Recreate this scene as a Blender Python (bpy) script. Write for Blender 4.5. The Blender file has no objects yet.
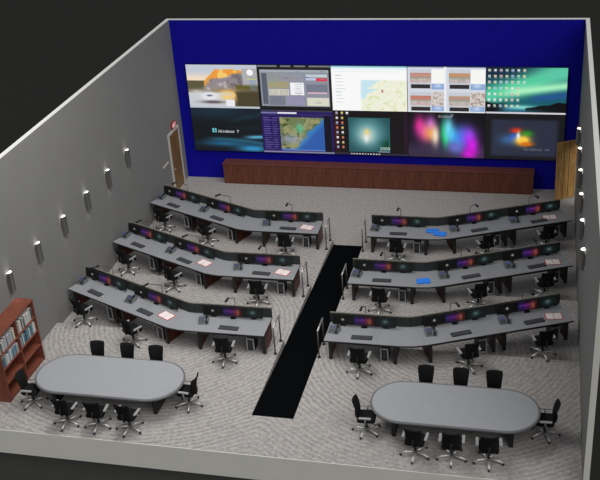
import bpy, math, random
import numpy as np
from math import sin, cos, pi, radians
from mathutils import Matrix, Vector

SC = bpy.context.scene
COL = SC.collection
random.seed(7)

# ------------------------------------------------------------------ dimensions (metres)
W, D, H = 16.0, 18.05, 6.83          # room: x 0..W, y 0..-D (video wall at y = 0), wall top H
TH = 0.2178                          # height of one floor tier
BASE = -0.138                        # underside of the floor slab
TIERS = [-5.45, -9.10, -12.75]       # where each tier starts
RX0, RX1, RY0, RY1 = 7.44, 8.60, -5.67, -16.45   # the black ramp
WT = 0.14                            # wall thickness
DH = 0.70                            # desk height

# ------------------------------------------------------------------ materials
def lin(c):
    c = c / 255.0
    return c / 12.92 if c <= 0.04045 else ((c + 0.055) / 1.055) ** 2.4
def rgb(r, g, b): return (lin(r), lin(g), lin(b), 1.0)

def pmat(name, col, rough=0.6, metal=0.0, spec=0.5, noise=None, bump=0.0, coat=0.0):
    """noise = (scale, amount, stretch) multiplies the base colour a little"""
    m = bpy.data.materials.new(name); m.use_nodes = True
    nt = m.node_tree; b = nt.nodes['Principled BSDF']
    b.inputs['Base Color'].default_value = col
    b.inputs['Roughness'].default_value = rough
    b.inputs['Metallic'].default_value = metal
    b.inputs['Specular IOR Level'].default_value = spec
    b.inputs['Coat Weight'].default_value = coat
    sc, am, st = noise if noise else (30.0, 0.06, (1, 1, 1))
    tc = nt.nodes.new('ShaderNodeTexCoord'); mp = nt.nodes.new('ShaderNodeMapping')
    mp.inputs['Scale'].default_value = st
    nz = nt.nodes.new('ShaderNodeTexNoise'); nz.inputs['Scale'].default_value = sc
    nz.inputs['Detail'].default_value = 4
    cr = nt.nodes.new('ShaderNodeMapRange')
    cr.inputs['From Min'].default_value = 0.3; cr.inputs['From Max'].default_value = 0.7
    cr.inputs['To Min'].default_value = 1 - am; cr.inputs['To Max'].default_value = 1 + am
    mx = nt.nodes.new('ShaderNodeVectorMath'); mx.operation = 'SCALE'
    mx.inputs[0].default_value = col[:3]
    nt.links.new(tc.outputs['Object'], mp.inputs['Vector'])
    nt.links.new(mp.outputs['Vector'], nz.inputs['Vector'])
    nt.links.new(nz.outputs['Fac'], cr.inputs['Value'])
    nt.links.new(cr.outputs['Result'], mx.inputs['Scale'])
    nt.links.new(mx.outputs['Vector'], b.inputs['Base Color'])
    if bump:
        bp = nt.nodes.new('ShaderNodeBump'); bp.inputs['Strength'].default_value = bump
        bp.inputs['Distance'].default_value = 0.01
        nt.links.new(nz.outputs['Fac'], bp.inputs['Height'])
        nt.links.new(bp.outputs['Normal'], b.inputs['Normal'])
    return m

def emat(name, col, strength):
    m = bpy.data.materials.new(name); m.use_nodes = True
    b = m.node_tree.nodes['Principled BSDF']
    b.inputs['Base Color'].default_value = (0.02, 0.02, 0.02, 1)
    b.inputs['Emission Color'].default_value = col
    b.inputs['Emission Strength'].default_value = strength
    return m

def screen_mat(name, strength):
    m = bpy.data.materials.new(name); m.use_nodes = True
    nt = m.node_tree; b = nt.nodes['Principled BSDF']
    at = nt.nodes.new('ShaderNodeAttribute'); at.attribute_name = 'picture'
    b.inputs['Base Color'].default_value = (0.01, 0.01, 0.01, 1)
    b.inputs['Roughness'].default_value = 0.5
    b.inputs['Specular IOR Level'].default_value = 0.2
    nt.links.new(at.outputs['Color'], b.inputs['Emission Color'])
    b.inputs['Emission Strength'].default_value = strength
    return m

def carpet_mat():
    m = bpy.data.materials.new('woven_carpet'); m.use_nodes = True
    nt = m.node_tree; b = nt.nodes['Principled BSDF']; N = nt.nodes.new; L = nt.links.new
    b.inputs['Roughness'].default_value = 0.95; b.inputs['Specular IOR Level'].default_value = 0.1
    tc = N('ShaderNodeTexCoord')
    def math_(op, *a):
        m_ = N('ShaderNodeMath'); m_.operation = op
        for q, v in enumerate(a):
            if isinstance(v, (int, float)): m_.inputs[q].default_value = v
            else: L(v, m_.inputs[q])
        return m_.outputs[0]
    sep = N('ShaderNodeSeparateXYZ'); L(tc.outputs['Object'], sep.inputs[0])
    def ring(cx, cy):
        return math_('SQRT', math_('ADD', math_('POWER', math_('ABSOLUTE', math_('ADD', sep.outputs[0], -cx)), 2.0), math_('POWER', math_('ABSOLUTE', math_('ADD', sep.outputs[1], -cy)), 2.0)))
    dist = math_('SMOOTH_MIN', ring(3.6, -12.2), ring(12.2, -12.4), 0.6)
    n = N('ShaderNodeTexNoise'); n.inputs['Scale'].default_value = 13; n.inputs['Detail'].default_value = 4
    n2 = N('ShaderNodeTexNoise'); n2.inputs['Scale'].default_value = 3.0; n2.inputs['Detail'].default_value = 2
    n3 = N('ShaderNodeTexNoise'); n3.inputs['Scale'].default_value = 0.8; n3.inputs['Detail'].default_value = 1
    for x in (n, n2, n3): L(tc.outputs['Object'], x.inputs['Vector'])
    d = math_('MULTIPLY', dist, 2 * pi / 0.155)
    ph = math_('MULTIPLY', n2.outputs['Fac'], 6.0)
    w = math_('SINE', math_('ADD', d, ph))
    amp = math_('MULTIPLY', math_('ADD', n3.outputs['Fac'], -0.05), 0.24)
    f = math_('ADD', math_('ADD', math_('MULTIPLY', w, amp), math_('MULTIPLY', n.outputs['Fac'], 1.0)), 0.0)
    cr = N('ShaderNodeValToRGB')
    cr.color_ramp.elements[0].position = 0.22; cr.color_ramp.elements[0].color = rgb(141, 137, 135)
    cr.color_ramp.elements[1].position = 0.78; cr.color_ramp.elements[1].color = rgb(186, 182, 179)
    L(f, cr.inputs['Fac']); L(cr.outputs['Color'], b.inputs['Base Color'])
    return m

def wood_mat(name, dark, light, scale=2.2, rough=0.45):
    m = bpy.data.materials.new(name); m.use_nodes = True
    nt = m.node_tree; b = nt.nodes['Principled BSDF']; N = nt.nodes.new; L = nt.links.new
    b.inputs['Roughness'].default_value = rough; b.inputs['Specular IOR Level'].default_value = 0.35
    tc = N('ShaderNodeTexCoord'); mp = N('ShaderNodeMapping'); mp.inputs['Scale'].default_value = (6, 6, 0.8)
    n = N('ShaderNodeTexNoise'); n.inputs['Scale'].default_value = scale; n.inputs['Detail'].default_value = 6
    n.inputs['Distortion'].default_value = 0.6
    cr = N('ShaderNodeValToRGB')
    cr.color_ramp.elements[0].position = 0.3; cr.color_ramp.elements[0].color = dark
    cr.color_ramp.elements[1].position = 0.7; cr.color_ramp.elements[1].color = light
    L(tc.outputs['Object'], mp.inputs['Vector']); L(mp.outputs['Vector'], n.inputs['Vector'])
    L(n.outputs['Fac'], cr.inputs['Fac']); L(cr.outputs['Color'], b.inputs['Base Color'])
    return m

M = {}
M['wall'] = pmat('painted_wall', rgb(124, 124, 123), 0.85, spec=0.2, noise=(1.2, 0.02, (1, 1, 1)))
M['blue'] = pmat('blue_wall_paint', rgb(12, 10, 150), 0.8, spec=0.15, noise=(2, 0.03, (1, 1, 1)))
M['cap'] = pmat('wall_cap_toplit', rgb(232, 232, 228), 0.8, spec=0.2)  # wall colour made paler on top: light from above painted in
M['slab'] = pmat('slab_edge', rgb(228, 227, 218), 0.85, spec=0.2, noise=(1.5, 0.02, (1, 1, 1)))
M['carpet'] = carpet_mat()
M['ramp'] = pmat('black_rubber', rgb(11, 13, 15), 1.0, spec=0.0)
M['ground'] = pmat('dark_ground', rgb(52, 52, 51), 1.0, spec=0.0, noise=(0.05, 0.02, (1, 1, 1)))
M['worktop'] = pmat('grey_laminate', rgb(146, 148, 152), 0.55, spec=0.3, noise=(3, 0.02, (1, 1, 1)))
M['table'] = pmat('grey_laminate_near_lit', rgb(158, 160, 164), 0.55, spec=0.3, noise=(3, 0.02, (1, 1, 1)))  # desk laminate lightened, stronger light at the near end put into the colour
M['edge'] = pmat('black_edge_band', rgb(24, 23, 24), 0.5)
M['bullnose'] = pmat('dark_grey_edge', rgb(104, 105, 108), 0.5)
M['panelwood'] = wood_mat('dark_mahogany', rgb(58, 24, 18), rgb(88, 38, 27))
M['cherry'] = wood_mat('cherry_wood', rgb(108, 58, 44), rgb(130, 74, 58))
M['cabwood'] = wood_mat('brown_veneer', rgb(93, 51, 39), rgb(115, 66, 50))
M['cabtop'] = wood_mat('brown_veneer_top', rgb(96, 54, 43), rgb(118, 68, 54))
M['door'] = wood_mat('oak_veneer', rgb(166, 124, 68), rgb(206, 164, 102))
M['door_left'] = wood_mat('oak_veneer_shaded', rgb(106, 80, 40), rgb(134, 102, 54))  # same oak as the right door, the left door's shade darkened into it
M['frame'] = pmat('door_frame_paint', rgb(190, 186, 180), 0.7)
M['slat'] = pmat('acoustic_panel', rgb(46, 49, 50), 0.85, noise=(60, 0.25, (8, 8, 0.2)))
M['trim'] = pmat('panel_trim', rgb(120, 115, 104), 0.5)
M['black'] = pmat('black_plastic', rgb(22, 22, 23), 0.5)
M['fabric'] = pmat('black_mesh_fabric', rgb(21, 21, 22), 0.9, spec=0.2, noise=(60, 0.2, (1, 1, 1)))
M['dark'] = pmat('dark_grey_plastic', rgb(48, 49, 52), 0.55)
M['midgrey'] = pmat('mid_grey_plastic', rgb(104, 106, 110), 0.5)
M['silver'] = pmat('silver_plastic', rgb(165, 166, 166), 0.4, metal=0.2)
M['chrome'] = pmat('brushed_aluminium', rgb(205, 205, 203), 0.35, metal=0.6)
M['steel'] = pmat('stainless_steel', rgb(190, 190, 188), 0.38, metal=0.75)
M['sconce'] = pmat('lamp_steel', rgb(132, 132, 128), 0.28, metal=0.8)
M['darksteel'] = pmat('dark_steel', rgb(96, 94, 90), 0.4, metal=0.6)
M['paper'] = pmat('white_paper', rgb(238, 228, 226), 0.8)
M['red'] = pmat('red_card', rgb(196, 74, 74), 0.7)
M['bluecard'] = pmat('blue_card', rgb(44, 134, 245), 0.6)
M['lcd'] = emat('phone_display', rgb(70, 76, 120), 0.5)
M['glow'] = emat('lit_lamp_top', rgb(255, 250, 238), 4.0)
M['glowlow'] = emat('lit_lamp_bottom', rgb(255, 248, 235), 0.9)
M['exit'] = emat('lit_red_sign', rgb(205, 84, 88), 0.45)
M['exitdark'] = pmat('sign_housing', rgb(150, 40, 44), 0.5)
M['lettering'] = emat('lit_sign_lettering', rgb(240, 190, 190), 0.9)
M['brass'] = pmat('brass', rgb(200, 190, 150), 0.3, metal=0.7)
M['wallscreen'] = screen_mat('display_picture', 0.95)
M['deskscreen'] = screen_mat('monitor_picture', 0.27)
M['key'] = pmat('keycaps', rgb(70, 71, 74), 0.6)
M['white'] = pmat('white_plastic', rgb(225, 225, 225), 0.4)

# ------------------------------------------------------------------ mesh builder
class MB:
    def __init__(s): s.v = []; s.f = []; s.sm = []
    def add(s, vs, fs, smooth=False, mat=None):
        n = len(s.v)
        if mat is not None: vs = [mat @ Vector(p) for p in vs]
        s.v += [tuple(p) for p in vs]
        s.f += [tuple(i + n for i in f) for f in fs]; s.sm += [smooth] * len(fs)
        return s
    def box(s, x0, x1, y0, y1, z0, z1, mat=None):
        vs = [(x, y, z) for z in (z0, z1) for x, y in ((x0, y0), (x1, y0), (x1, y1), (x0, y1))]
        return s.add(vs, [(3, 2, 1, 0), (4, 5, 6, 7), (0, 1, 5, 4), (1, 2, 6, 5), (2, 3, 7, 6), (3, 0, 4, 7)], False, mat)
    def prism(s, poly, z0, z1, mat=None, smooth=False):
        n = len(poly)
        vs = [(x, y, z0) for x, y in poly] + [(x, y, z1) for x, y in poly]
        s.add(vs, [tuple(range(n - 1, -1, -1)), tuple(range(n, 2 * n))], False, mat)
        m = len(s.v) - 2 * n
        for i in range(n):
            j = (i + 1) % n
            s.f.append((m + i, m + j, m + n + j, m + n + i)); s.sm.append(smooth)
        return s
    def rbox(s, x0, x1, y0, y1, z0, z1, r, mat=None, seg=4):
        return s.prism(rrect(x0, x1, y0, y1, r, seg), z0, z1, mat)
    def tube(s, pts, r, n=8, mat=None, cap=True):
        pts = [Vector(p) for p in pts]
        rs = r if isinstance(r, (list, tuple)) else [r] * len(pts)
        vs = []; fs = []
        for i, p in enumerate(pts):
            t = (pts[min(i + 1, len(pts) - 1)] - pts[max(i - 1, 0)]).normalized()
            a = Vector((0, 0, 1)) if abs(t.z) < 0.9 else Vector((1, 0, 0))
            u = t.cross(a).normalized(); w = t.cross(u)
            for k in range(n):
                an = 2 * pi * k / n
                vs.append(p + (u * cos(an) + w * sin(an)) * rs[i])
        for i in range(len(pts) - 1):
            for k in range(n):
                k2 = (k + 1) % n
                fs.append((i * n + k, i * n + k2, (i + 1) * n + k2, (i + 1) * n + k))
        s.add(vs, fs, True, mat)
        if cap:
            m = len(s.v) - len(vs)
            s.f.append(tuple(m + k for k in range(n))[::-1]); s.sm.append(False)
            s.f.append(tuple(m + (len(pts) - 1) * n + k for k in range(n))); s.sm.append(False)
        return s
    def sphere(s, c, r, n=8, sz=1.0, mat=None):
        vs = [(c[0], c[1], c[2] + r * sz)]; fs = []
        for i in range(1, n // 2 + 1):
            th = pi * i / (n // 2 + 1)
            for k in range(n):
                a = 2 * pi * k / n
                vs.append((c[0] + r * sin(th) * cos(a), c[1] + r * sin(th) * sin(a), c[2] + r * cos(th) * sz))
        vs.append((c[0], c[1], c[2] - r * sz)); last = len(vs) - 1; rows = n // 2
        for k in range(n):
            k2 = (k + 1) % n
            fs.append((0, 1 + k, 1 + k2))
            for i in range(rows - 1): fs.append((1 + i * n + k, 1 + (i + 1) * n + k, 1 + (i + 1) * n + k2, 1 + i * n + k2))
            fs.append((1 + (rows - 1) * n + k, last, 1 + (rows - 1) * n + k2))
        return s.add(vs, fs, True, mat)
    def build(s, name, mat, parent=None, loc=None, rz=0, bevel=0):
        me = bpy.data.meshes.new(name); me.from_pydata(s.v, [], s.f)
        me.polygons.foreach_set('use_smooth', s.sm); me.update()
        me.materials.append(mat)
        o = bpy.data.objects.new(name, me); COL.objects.link(o)
        if parent: o.parent = parent
        if loc: o.location = loc
        if rz: o.rotation_euler = (0, 0, rz)
        if bevel:
            b = o.modifiers.new('bevel', 'BEVEL'); b.width = bevel; b.segments = 2; b.limit_method = 'ANGLE'
        return o

def rrect(x0, x1, y0, y1, r, seg=4):
    P = []
    for cx, cy, a0 in ((x1 - r, y0 + r, -90), (x1 - r, y1 - r, 0), (x0 + r, y1 - r, 90), (x0 + r, y0 + r, 180)):
        for i in range(seg + 1):
            a = radians(a0 + 90 * i / seg); P.append((cx + r * cos(a), cy + r * sin(a)))
    return P

def tag(o, label=None, cat=None, group=None, kind=None):
    if label: o['label'] = label
    if cat: o['category'] = cat
    if group: o['group'] = group
    if kind: o['kind'] = kind
    return o
def struct(o): o['kind'] = 'structure'; return o
def empty(name, loc=(0, 0, 0), rz=0):
    o = bpy.data.objects.new(name, None); COL.objects.link(o); o.empty_display_size = 0.1
    o.location = loc; o.rotation_euler = (0, 0, rz); return o
def kids(o): return [c for c in KID.get(o.name, [])]
KID = {}
def index_children():
    KID.clear()
    for o in COL.objects:
        if o.parent: KID.setdefault(o.parent.name, []).append(o)
def copy_tree(src, parent=None, depth=0):
    c = src.copy(); COL.objects.link(c)
    if parent: c.parent = parent
    for ch in kids(src): copy_tree(ch, c, depth + 1)
    return c
class Proto:
    """first placement moves the prototype itself, later ones are copies"""
    def __init__(s, o): s.o = o; s.used = False; index_children()
    def place(s, loc, rz, label=None, group=None, cat=None):
        if s.used:
            o = copy_tree(s.o)
        else:
            o = s.o; s.used = True
        o.location = loc; o.rotation_euler = (0, 0, rz)
        if label: o['label'] = label
        if group: o['group'] = group
        if cat: o['category'] = cat
        return o

# ------------------------------------------------------------------ the room
fl = MB()
e = 0.0
fl.box(0, W, TIERS[0], 0, BASE, 0)                                   # level before the first tier
ys = TIERS + [-D]
for k in range(3):
    y1, y0 = ys[k], ys[k + 1]
    z = TH * (k + 1)
    ye = max(y0, RY1)
    fl.box(0, RX0, ye, y1, BASE, z); fl.box(RX1, W, ye, y1, BASE, z)
fl.box(0, W, -D + 0.02, RY1, BASE, TH * 3)
struct(fl.build('floor', M['carpet']))
rp = MB()
zr = TH * 3
prof = [(TIERS[0], BASE), (TIERS[0], 0.002), (RY0, 0.002), (RY1, zr), (RY1, BASE)]
n = len(prof)
rp.add([(RX0, y, z) for y, z in prof] + [(RX1, y, z) for y, z in prof],
       [tuple(range(n)), tuple(range(2 * n - 1, n - 1, -1))] + [(i, n + i, n + (i + 1) % n, (i + 1) % n) for i in range(n)])
struct(rp.build('aisle_ramp', M['ramp']))
struct(MB().box(0, W, -D, -D + 0.02, BASE, zr).build('trim_1', M['slab']))
# front skirt: pale face of the raised slab, walls stand either side of it
g = 1e-3
wl = MB().box(-WT, -g, -D, WT, BASE, H - 0.02)
struct(wl.build('wall_left', M['wall']))
DY0, DY1, DZ = -1.45, -0.56, 2.4                                     # doorway on the right
wr = MB().box(W + g, W + WT, -D, DY0, BASE, H - 0.02).box(W + g, W + WT, DY1, WT, BASE, H - 0.02)
wr.box(W + g, W + WT, DY0, DY1, DZ, H - 0.02).box(W + g, W + WT, DY0, DY1, BASE, 0)
struct(wr.build('wall_right', M['wall']))
struct(MB().box(0, W, g, WT, BASE, H - 0.02).build('wall_back', M['blue']))
struct(MB().box(-WT, 0, -D, WT, H - 0.02, H).build('trim_2', M['cap']))
struct(MB().box(W, W + WT, -D, WT, H - 0.02, H).build('trim_3', M['cap']))
struct(MB().box(0, W, 0, WT, H - 0.02, H).build('trim_4', M['cap']))
struct(MB().box(W, W + WT, -D - 0.012, -D, BASE, H).box(-WT, 0, -D - 0.012, -D, BASE, H).build('trim_5', M['slab']))
struct(MB().box(-200, 220, -140, 200, BASE - 0.06, BASE).build('ground', M['ground']))

# left door (closed) in the left wall
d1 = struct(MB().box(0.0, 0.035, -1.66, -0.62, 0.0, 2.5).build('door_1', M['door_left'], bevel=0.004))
fr = MB().box(0, 0.06, -1.75, -1.665, 0, 2.59).box(0, 0.06, -0.615, -0.53, 0, 2.59).box(0, 0.06, -1.665, -0.615, 2.505, 2.59)
fr.build('door_frame', M['frame'], d1)
MB().sphere((0.085, -1.55, 1.02), 0.035).tube([(0.03, -1.55, 1.02), (0.07, -1.55, 1.02)], 0.015).build('door_knob', M['brass'], d1)
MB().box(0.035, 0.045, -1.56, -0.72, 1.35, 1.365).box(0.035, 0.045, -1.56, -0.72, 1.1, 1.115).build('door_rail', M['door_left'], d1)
# right door: its leaf stands open into the room
hx, hy = 16.0, -0.60
ax, ay = 15.27, -1.0
ang = math.atan2(ay - hy, ax - hx); Lf = math.hypot(ax - hx, ay - hy)
d2 = struct(empty('door_2', (hx - 0.02, hy, 0.0), ang)); 
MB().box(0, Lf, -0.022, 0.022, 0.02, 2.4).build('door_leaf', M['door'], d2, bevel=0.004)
MB().box(0.30, 0.315, 0.022, 0.026, 0.05, 2.36).box(0.52, 0.535, 0.022, 0.026, 0.05, 2.36).build('door_groove', M['edge'], d2)
kb = MB()
for s in (-1, 1): kb.sphere((Lf - 0.08, s * 0.07, 1.02), 0.035).tube([(Lf - 0.08, s * 0.02, 1.02), (Lf - 0.08, s * 0.05, 1.02)], 0.015)
kb.build('door_knob', M['brass'], d2)
struct(MB().box(W - 0.03, W - 0.001, DY1, DY1 + 0.07, 0, DZ + 0.07).box(W - 0.03, W - 0.001, DY0 - 0.07, DY0, 0, DZ + 0.07).box(W - 0.03, W - 0.001, DY0, DY1, DZ, DZ + 0.07).build('trim_6', M['frame']))

# ------------------------------------------------------------------ tiny bitmap font for the pictures on screens
F5 = {'W': '10001 10001 10001 10101 10101 11011 10001', 'i': '00100 00000 01100 00100 00100 00100 01110',
      'n': '00000 00000 11110 10001 10001 10001 10001', 'd': '00001 00001 01111 10001 10001 10001 01111',
      'o': '00000 00000 01110 10001 10001 10001 01110', 'w': '00000 00000 10001 10001 10101 10101 01010',
      's': '00000 00000 01111 10000 01110 00001 11110', '7': '11111 00001 00010 00100 00100 01000 01000',
      '2': '01110 10001 00001 00110 01000 10000 11111', '0': '01110 10001 10001 10001 10001 10001 01110',
      '8': '01110 10001 10001 01110 10001 10001 01110', 'x': '00000 00000 10001 01010 00100 01010 10001',
      'p': '00000 00000 11110 10001 11110 10000 10000', ' ': '00000 ' * 7}
GW, GH = 180, 112
def text(img, s, x, y, col, sx=1, a=1.0):
    for ch in s:
        rows = F5[ch].split()
        for r, row in enumerate(rows):
            for c, b in enumerate(row):
                if b == '1':
                    X, Y = int(x + c * sx), int(y + r)
                    if 0 <= X < img.shape[1] and 0 <= Y < img.shape[0]:
                        img[Y, X] = img[Y, X] * (1 - a) + np.array(col) * a
        x += 6 * sx
rng = np.random.RandomState(3)
def vnoise(w, h, nx, ny):
    g = rng.rand(ny + 2, nx + 2)
    X = np.linspace(0, nx, w, endpoint=False); Y = np.linspace(0, ny, h, endpoint=False)
    xi = X.astype(int); yi = Y.astype(int); fx = X - xi; fy = Y - yi
    fx = fx * fx * (3 - 2 * fx); fy = fy * fy * (3 - 2 * fy)
    a = g[np.ix_(yi, xi)] * (1 - fx) + g[np.ix_(yi, xi + 1)] * fx
    b = g[np.ix_(yi + 1, xi)] * (1 - fx) + g[np.ix_(yi + 1, xi + 1)] * fx
    return a * (1 - fy[:, None]) + b * fy[:, None]
def fbm(w, h, nx, ny):
    return (vnoise(w, h, nx, ny) + 0.5 * vnoise(w, h, nx * 2, ny * 2) + 0.25 * vnoise(w, h, nx * 4, ny * 4)) / 1.75
XX, YY = np.meshgrid((np.arange(GW) + .5) / GW, (np.arange(GH) + .5) / GH)
def canvas(c): return np.ones((GH, GW, 3)) * np.array(c, float)
def mix(img, mask, col):
    m = np.clip(mask, 0, 1)[..., None]; return img * (1 - m) + np.array(col, float) * m
def rect(img, x0, y0, x1, y1, col, a=1.0):
    m = ((XX >= x0) & (XX < x1) & (YY >= y0) & (YY < y1)) * a; return mix(img, m, col)
def blob(cx, cy, rx, ry, p=1.0): return np.exp(-(((XX - cx) / rx) ** 2 + ((YY - cy) / ry) ** 2) * p)
def sstep(a, b, x): t = np.clip((x - a) / (b - a), 0, 1); return t * t * (3 - 2 * t)

def pic_lake():
    im = canvas((196, 203, 216)); im = mix(im, sstep(0.12, 0.36, YY), (250, 226, 196))
    im = mix(im, sstep(0.35, 0.38, YY), (92, 88, 62))
    n = fbm(GW, GH, 10, 7)
    mt = sstep(0.0, 0.03, YY - (0.09 + 1.5 * np.clip(0.42 - XX, 0, 1) ** 1.0 + 0.25 * np.clip(XX - 0.66, 0, 1) + 0.05 * (n - .5))) * (XX > 0.24) * (YY < 0.62)
    im = mix(im, mt, (238, 158, 62)); im = mix(im, mt * sstep(0.5, 0.62, n) * (YY < .33), (250, 205, 110))
    rk = sstep(0.0, 0.05, YY - (0.30 - 0.42 * np.clip(XX - 0.40, 0, 0.3) + 0.08 * (n - .5))) * sstep(.24, .36, XX + .5 * (YY - .35) + .15 * (n - .5)) * sstep(.86, .80, XX) * sstep(.62, .54, YY + .1 * (n - .5))
    im = mix(im, rk, (146, 138, 142)); im = mix(im, rk * sstep(0.45, 0.7, fbm(GW, GH, 14, 9)) * .7, (208, 202, 208))
    im = mix(im, rk * sstep(0.5, 0.7, fbm(GW, GH, 12, 8)) * .6, (96, 88, 92))
    im = mix(im, sstep(0.78, 0.80, XX) * (YY < 0.55) * (YY > 0.08), (176, 176, 178))
    im = mix(im, sstep(0.66, 0.70, XX) * sstep(0.42, 0.5, YY), (98, 92, 44))
    im = mix(im, sstep(.53, .60, YY + .06 * (n - .5)), (110, 98, 78)); im = mix(im, blob(.12, .62, .12, .05, 1), (196, 190, 180))
    im = mix(im, blob(0.56, 0.70, 0.15, 0.12, 1) * 1.6, (240, 196, 120))
    im = mix(im, (YY > 0.64) * sstep(0.70, 0.60, XX + 0.1 * n), (204, 206, 212))
    im = mix(im, blob(0.30, 0.72, 0.13, 0.12, 1.5) * 1.5, (236, 236, 240))
    im = mix(im, blob(0.34, 0.86, 0.16, 0.035, 1) * 1.2, (98, 88, 92))
    im = mix(im, blob(0.30, 0.71, 0.04, 0.02, 1), (60, 70, 110))
    im = mix(im, blob(0.55, 0.74, 0.10, 0.08, 1.4), (250, 208, 120))
    im = rect(im, 0.53, 0.80, 0.65, 0.97, (238, 238, 242)); im = mix(im, sstep(.64, .70, XX + .1 * (n - .5)) * sstep(.56, .66, YY) * (YY < .95), (74, 66, 44))
    im = mix(im, (((XX - .9) / .045) ** 2 + ((YY - .17) / .07) ** 2 < 1) * 1., (250, 250, 252))
    im = rect(im, 0.885, 0.28, 0.985, 0.58, (120, 150, 188), 0.35); im = rect(im, 0.86, 0.30, 0.98, 0.33, (214, 210, 90), .8)
    im = rect(im, 0, 0.955, 1, 1, (190, 200, 210)); return im
def pic_panels():
    im = canvas((28, 28, 30)); im = rect(im, 0.03, 0.10, 0.97, 0.93, (142, 147, 158))
    im = rect(im, 0, 0, 1, 0.035, (120, 122, 126)); im = rect(im, 0.03, .10, .97, .15, (166, 172, 182))
    im = rect(im, 0.05, 0.18, 0.12, 0.88, (88, 96, 108))
    for i in range(3):
        for j in range(2):
            im = rect(im, .14 + i * .17, .18 + j * .10, .29 + i * .17, .26 + j * .10, (146 + 6 * j, 152, 150 + 8 * i))
    im = rect(im, .14, .36, .42, .52, (164, 158, 124)); im = rect(im, .14, .54, .42, .68, (206, 204, 190))
    for i in range(9): im = rect(im, .15 + i * .03, .55, .155 + i * .03, .67, (150, 150, 140))
    im = rect(im, .44, .38, .63, .67, (246, 246, 248))
    for i in range(5): im = rect(im, .50, .42 + i * .05, .60, .43 + i * .05, (160, 160, 160))
    im = rect(im, .66, .20, .95, .26, (196, 208, 214)); im = rect(im, .80, .28, .95, .35, (220, 60, 80)); im = rect(im, .66, .28, .80, .33, (190, 200, 226))
    im = rect(im, .66, .42, .95, .60, (118, 124, 140)); im = rect(im, .68, .60, .94, .63, (222, 180, 196))
    im = rect(im, .14, .70, .36, .90, (120, 124, 138)); im = rect(im, .38, .70, .62, .90, (150, 146, 176)); im = rect(im, .66, .72, .96, .91, (220, 218, 200))
    for k in range(46):
        x, y = .14 + rng.rand() * .8, .12 + rng.rand() * .76
        im = rect(im, x, y, x + .02 + .06 * rng.rand(), y + .012, (80 + 120 * rng.rand(), 90 + 100 * rng.rand(), 110 + 90 * rng.rand()), .6)
    for x in (.27, .46, .66): im = rect(im, x, 0, x + .05, .07, (30, 30, 32))
    for x in (.30, .55, .78): im = rect(im, x, .93, x + .05, 1, (20, 20, 22))
    im = rect(im, 0, .985, 1, 1, (14, 14, 16)); return im
def pic_map():
    im = canvas((252, 253, 252)); im = rect(im, 0, 0, 1, .035, (150, 206, 226)); im = rect(im, 0, .06, 1, .075, (178, 226, 238))
    n = fbm(GW, GH, 12, 8)
    land = sstep(.37, .41, XX + .05 * (n - .5)) * sstep(.30, .32, YY)
    im = mix(im, land, (244, 245, 224))
    sea = land * sstep(0.03, -0.01, (XX - 0.40) * 0.9 + (YY - 0.30) * 0.75 - 0.22 - 0.10 * (n - .5) - .10 * (YY > .5))
    im = mix(im, sea, (200, 232, 244)); im = mix(im, land * sstep(.62, .72, fbm(GW, GH, 24, 16)) * (1 - sea) * .6, (212, 226, 160))
    im = mix(im, land * (1 - sea) * (rng.rand(GH, GW) > .94) * .5, (170, 176, 150))
    for k in range(9): im = rect(im, .05, .20 + k * .075, .05 + .06 + .08 * rng.rand(), .21 + k * .075, (150, 160, 170), .7)
    im = rect(im, .04, .12, .9, .125, (200, 214, 220), .6); im = mix(im, blob(.675, .55, .012, .03, 1), (150, 70, 60)); return im
def pic_tiles():
    im = canvas((214, 219, 230)); im = rect(im, 0, 0, 1, .02, (120, 140, 180))
    for j in range(2):
        for i in range(2):
            x, y = .035 + i * .50, .05 + j * .50
            im = rect(im, x, y, x + .27, y + .43, (202, 206, 216)); im = rect(im, x, y + .08, x + .27, y + .18, (196, 128 + 20 * i, 110))
            im = rect(im, x, y + .10 + .06 * ((i + j) % 2), x + .27, y + .30, (196 - 20 * i, 150, 140), .8)
            im = rect(im, x, y + .17, x + .27, y + .22, (150, 158, 140), .8)
            m = ((XX > x) & (XX < x + .27) & (YY > y + .2) & (YY < y + .33)) * vnoise(GW, GH, 40, 26)
            im = mix(im, m * .8, (206, 208, 206)); im = rect(im, x + .01, y + .335, x + .26, y + .42, (48, 44, 48))
            c = (250, 250, 246) if j == 0 else (214, 206, 200)
            im = rect(im, x + .275, y, x + .46, y + .32, c)
            if j: im = mix(im, ((XX > x + .275) & (XX < x + .46) & (YY > y) & (YY < y + .32)) * (vnoise(GW, GH, 50, 32) > .6) * .6, (150, 130, 120))
            im = rect(im, x + .275, y + .32, x + .46, y + .44, (140, 168, 216)); im = mix(im, blob(x + .36, y + .36, .05, .04, 1) * .8, (214, 228, 246))
    im = rect(im, .475, .0, .50, 1, (240, 242, 246)); im = rect(im, 0, .975, 1, 1, (236, 238, 242)); return im
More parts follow.
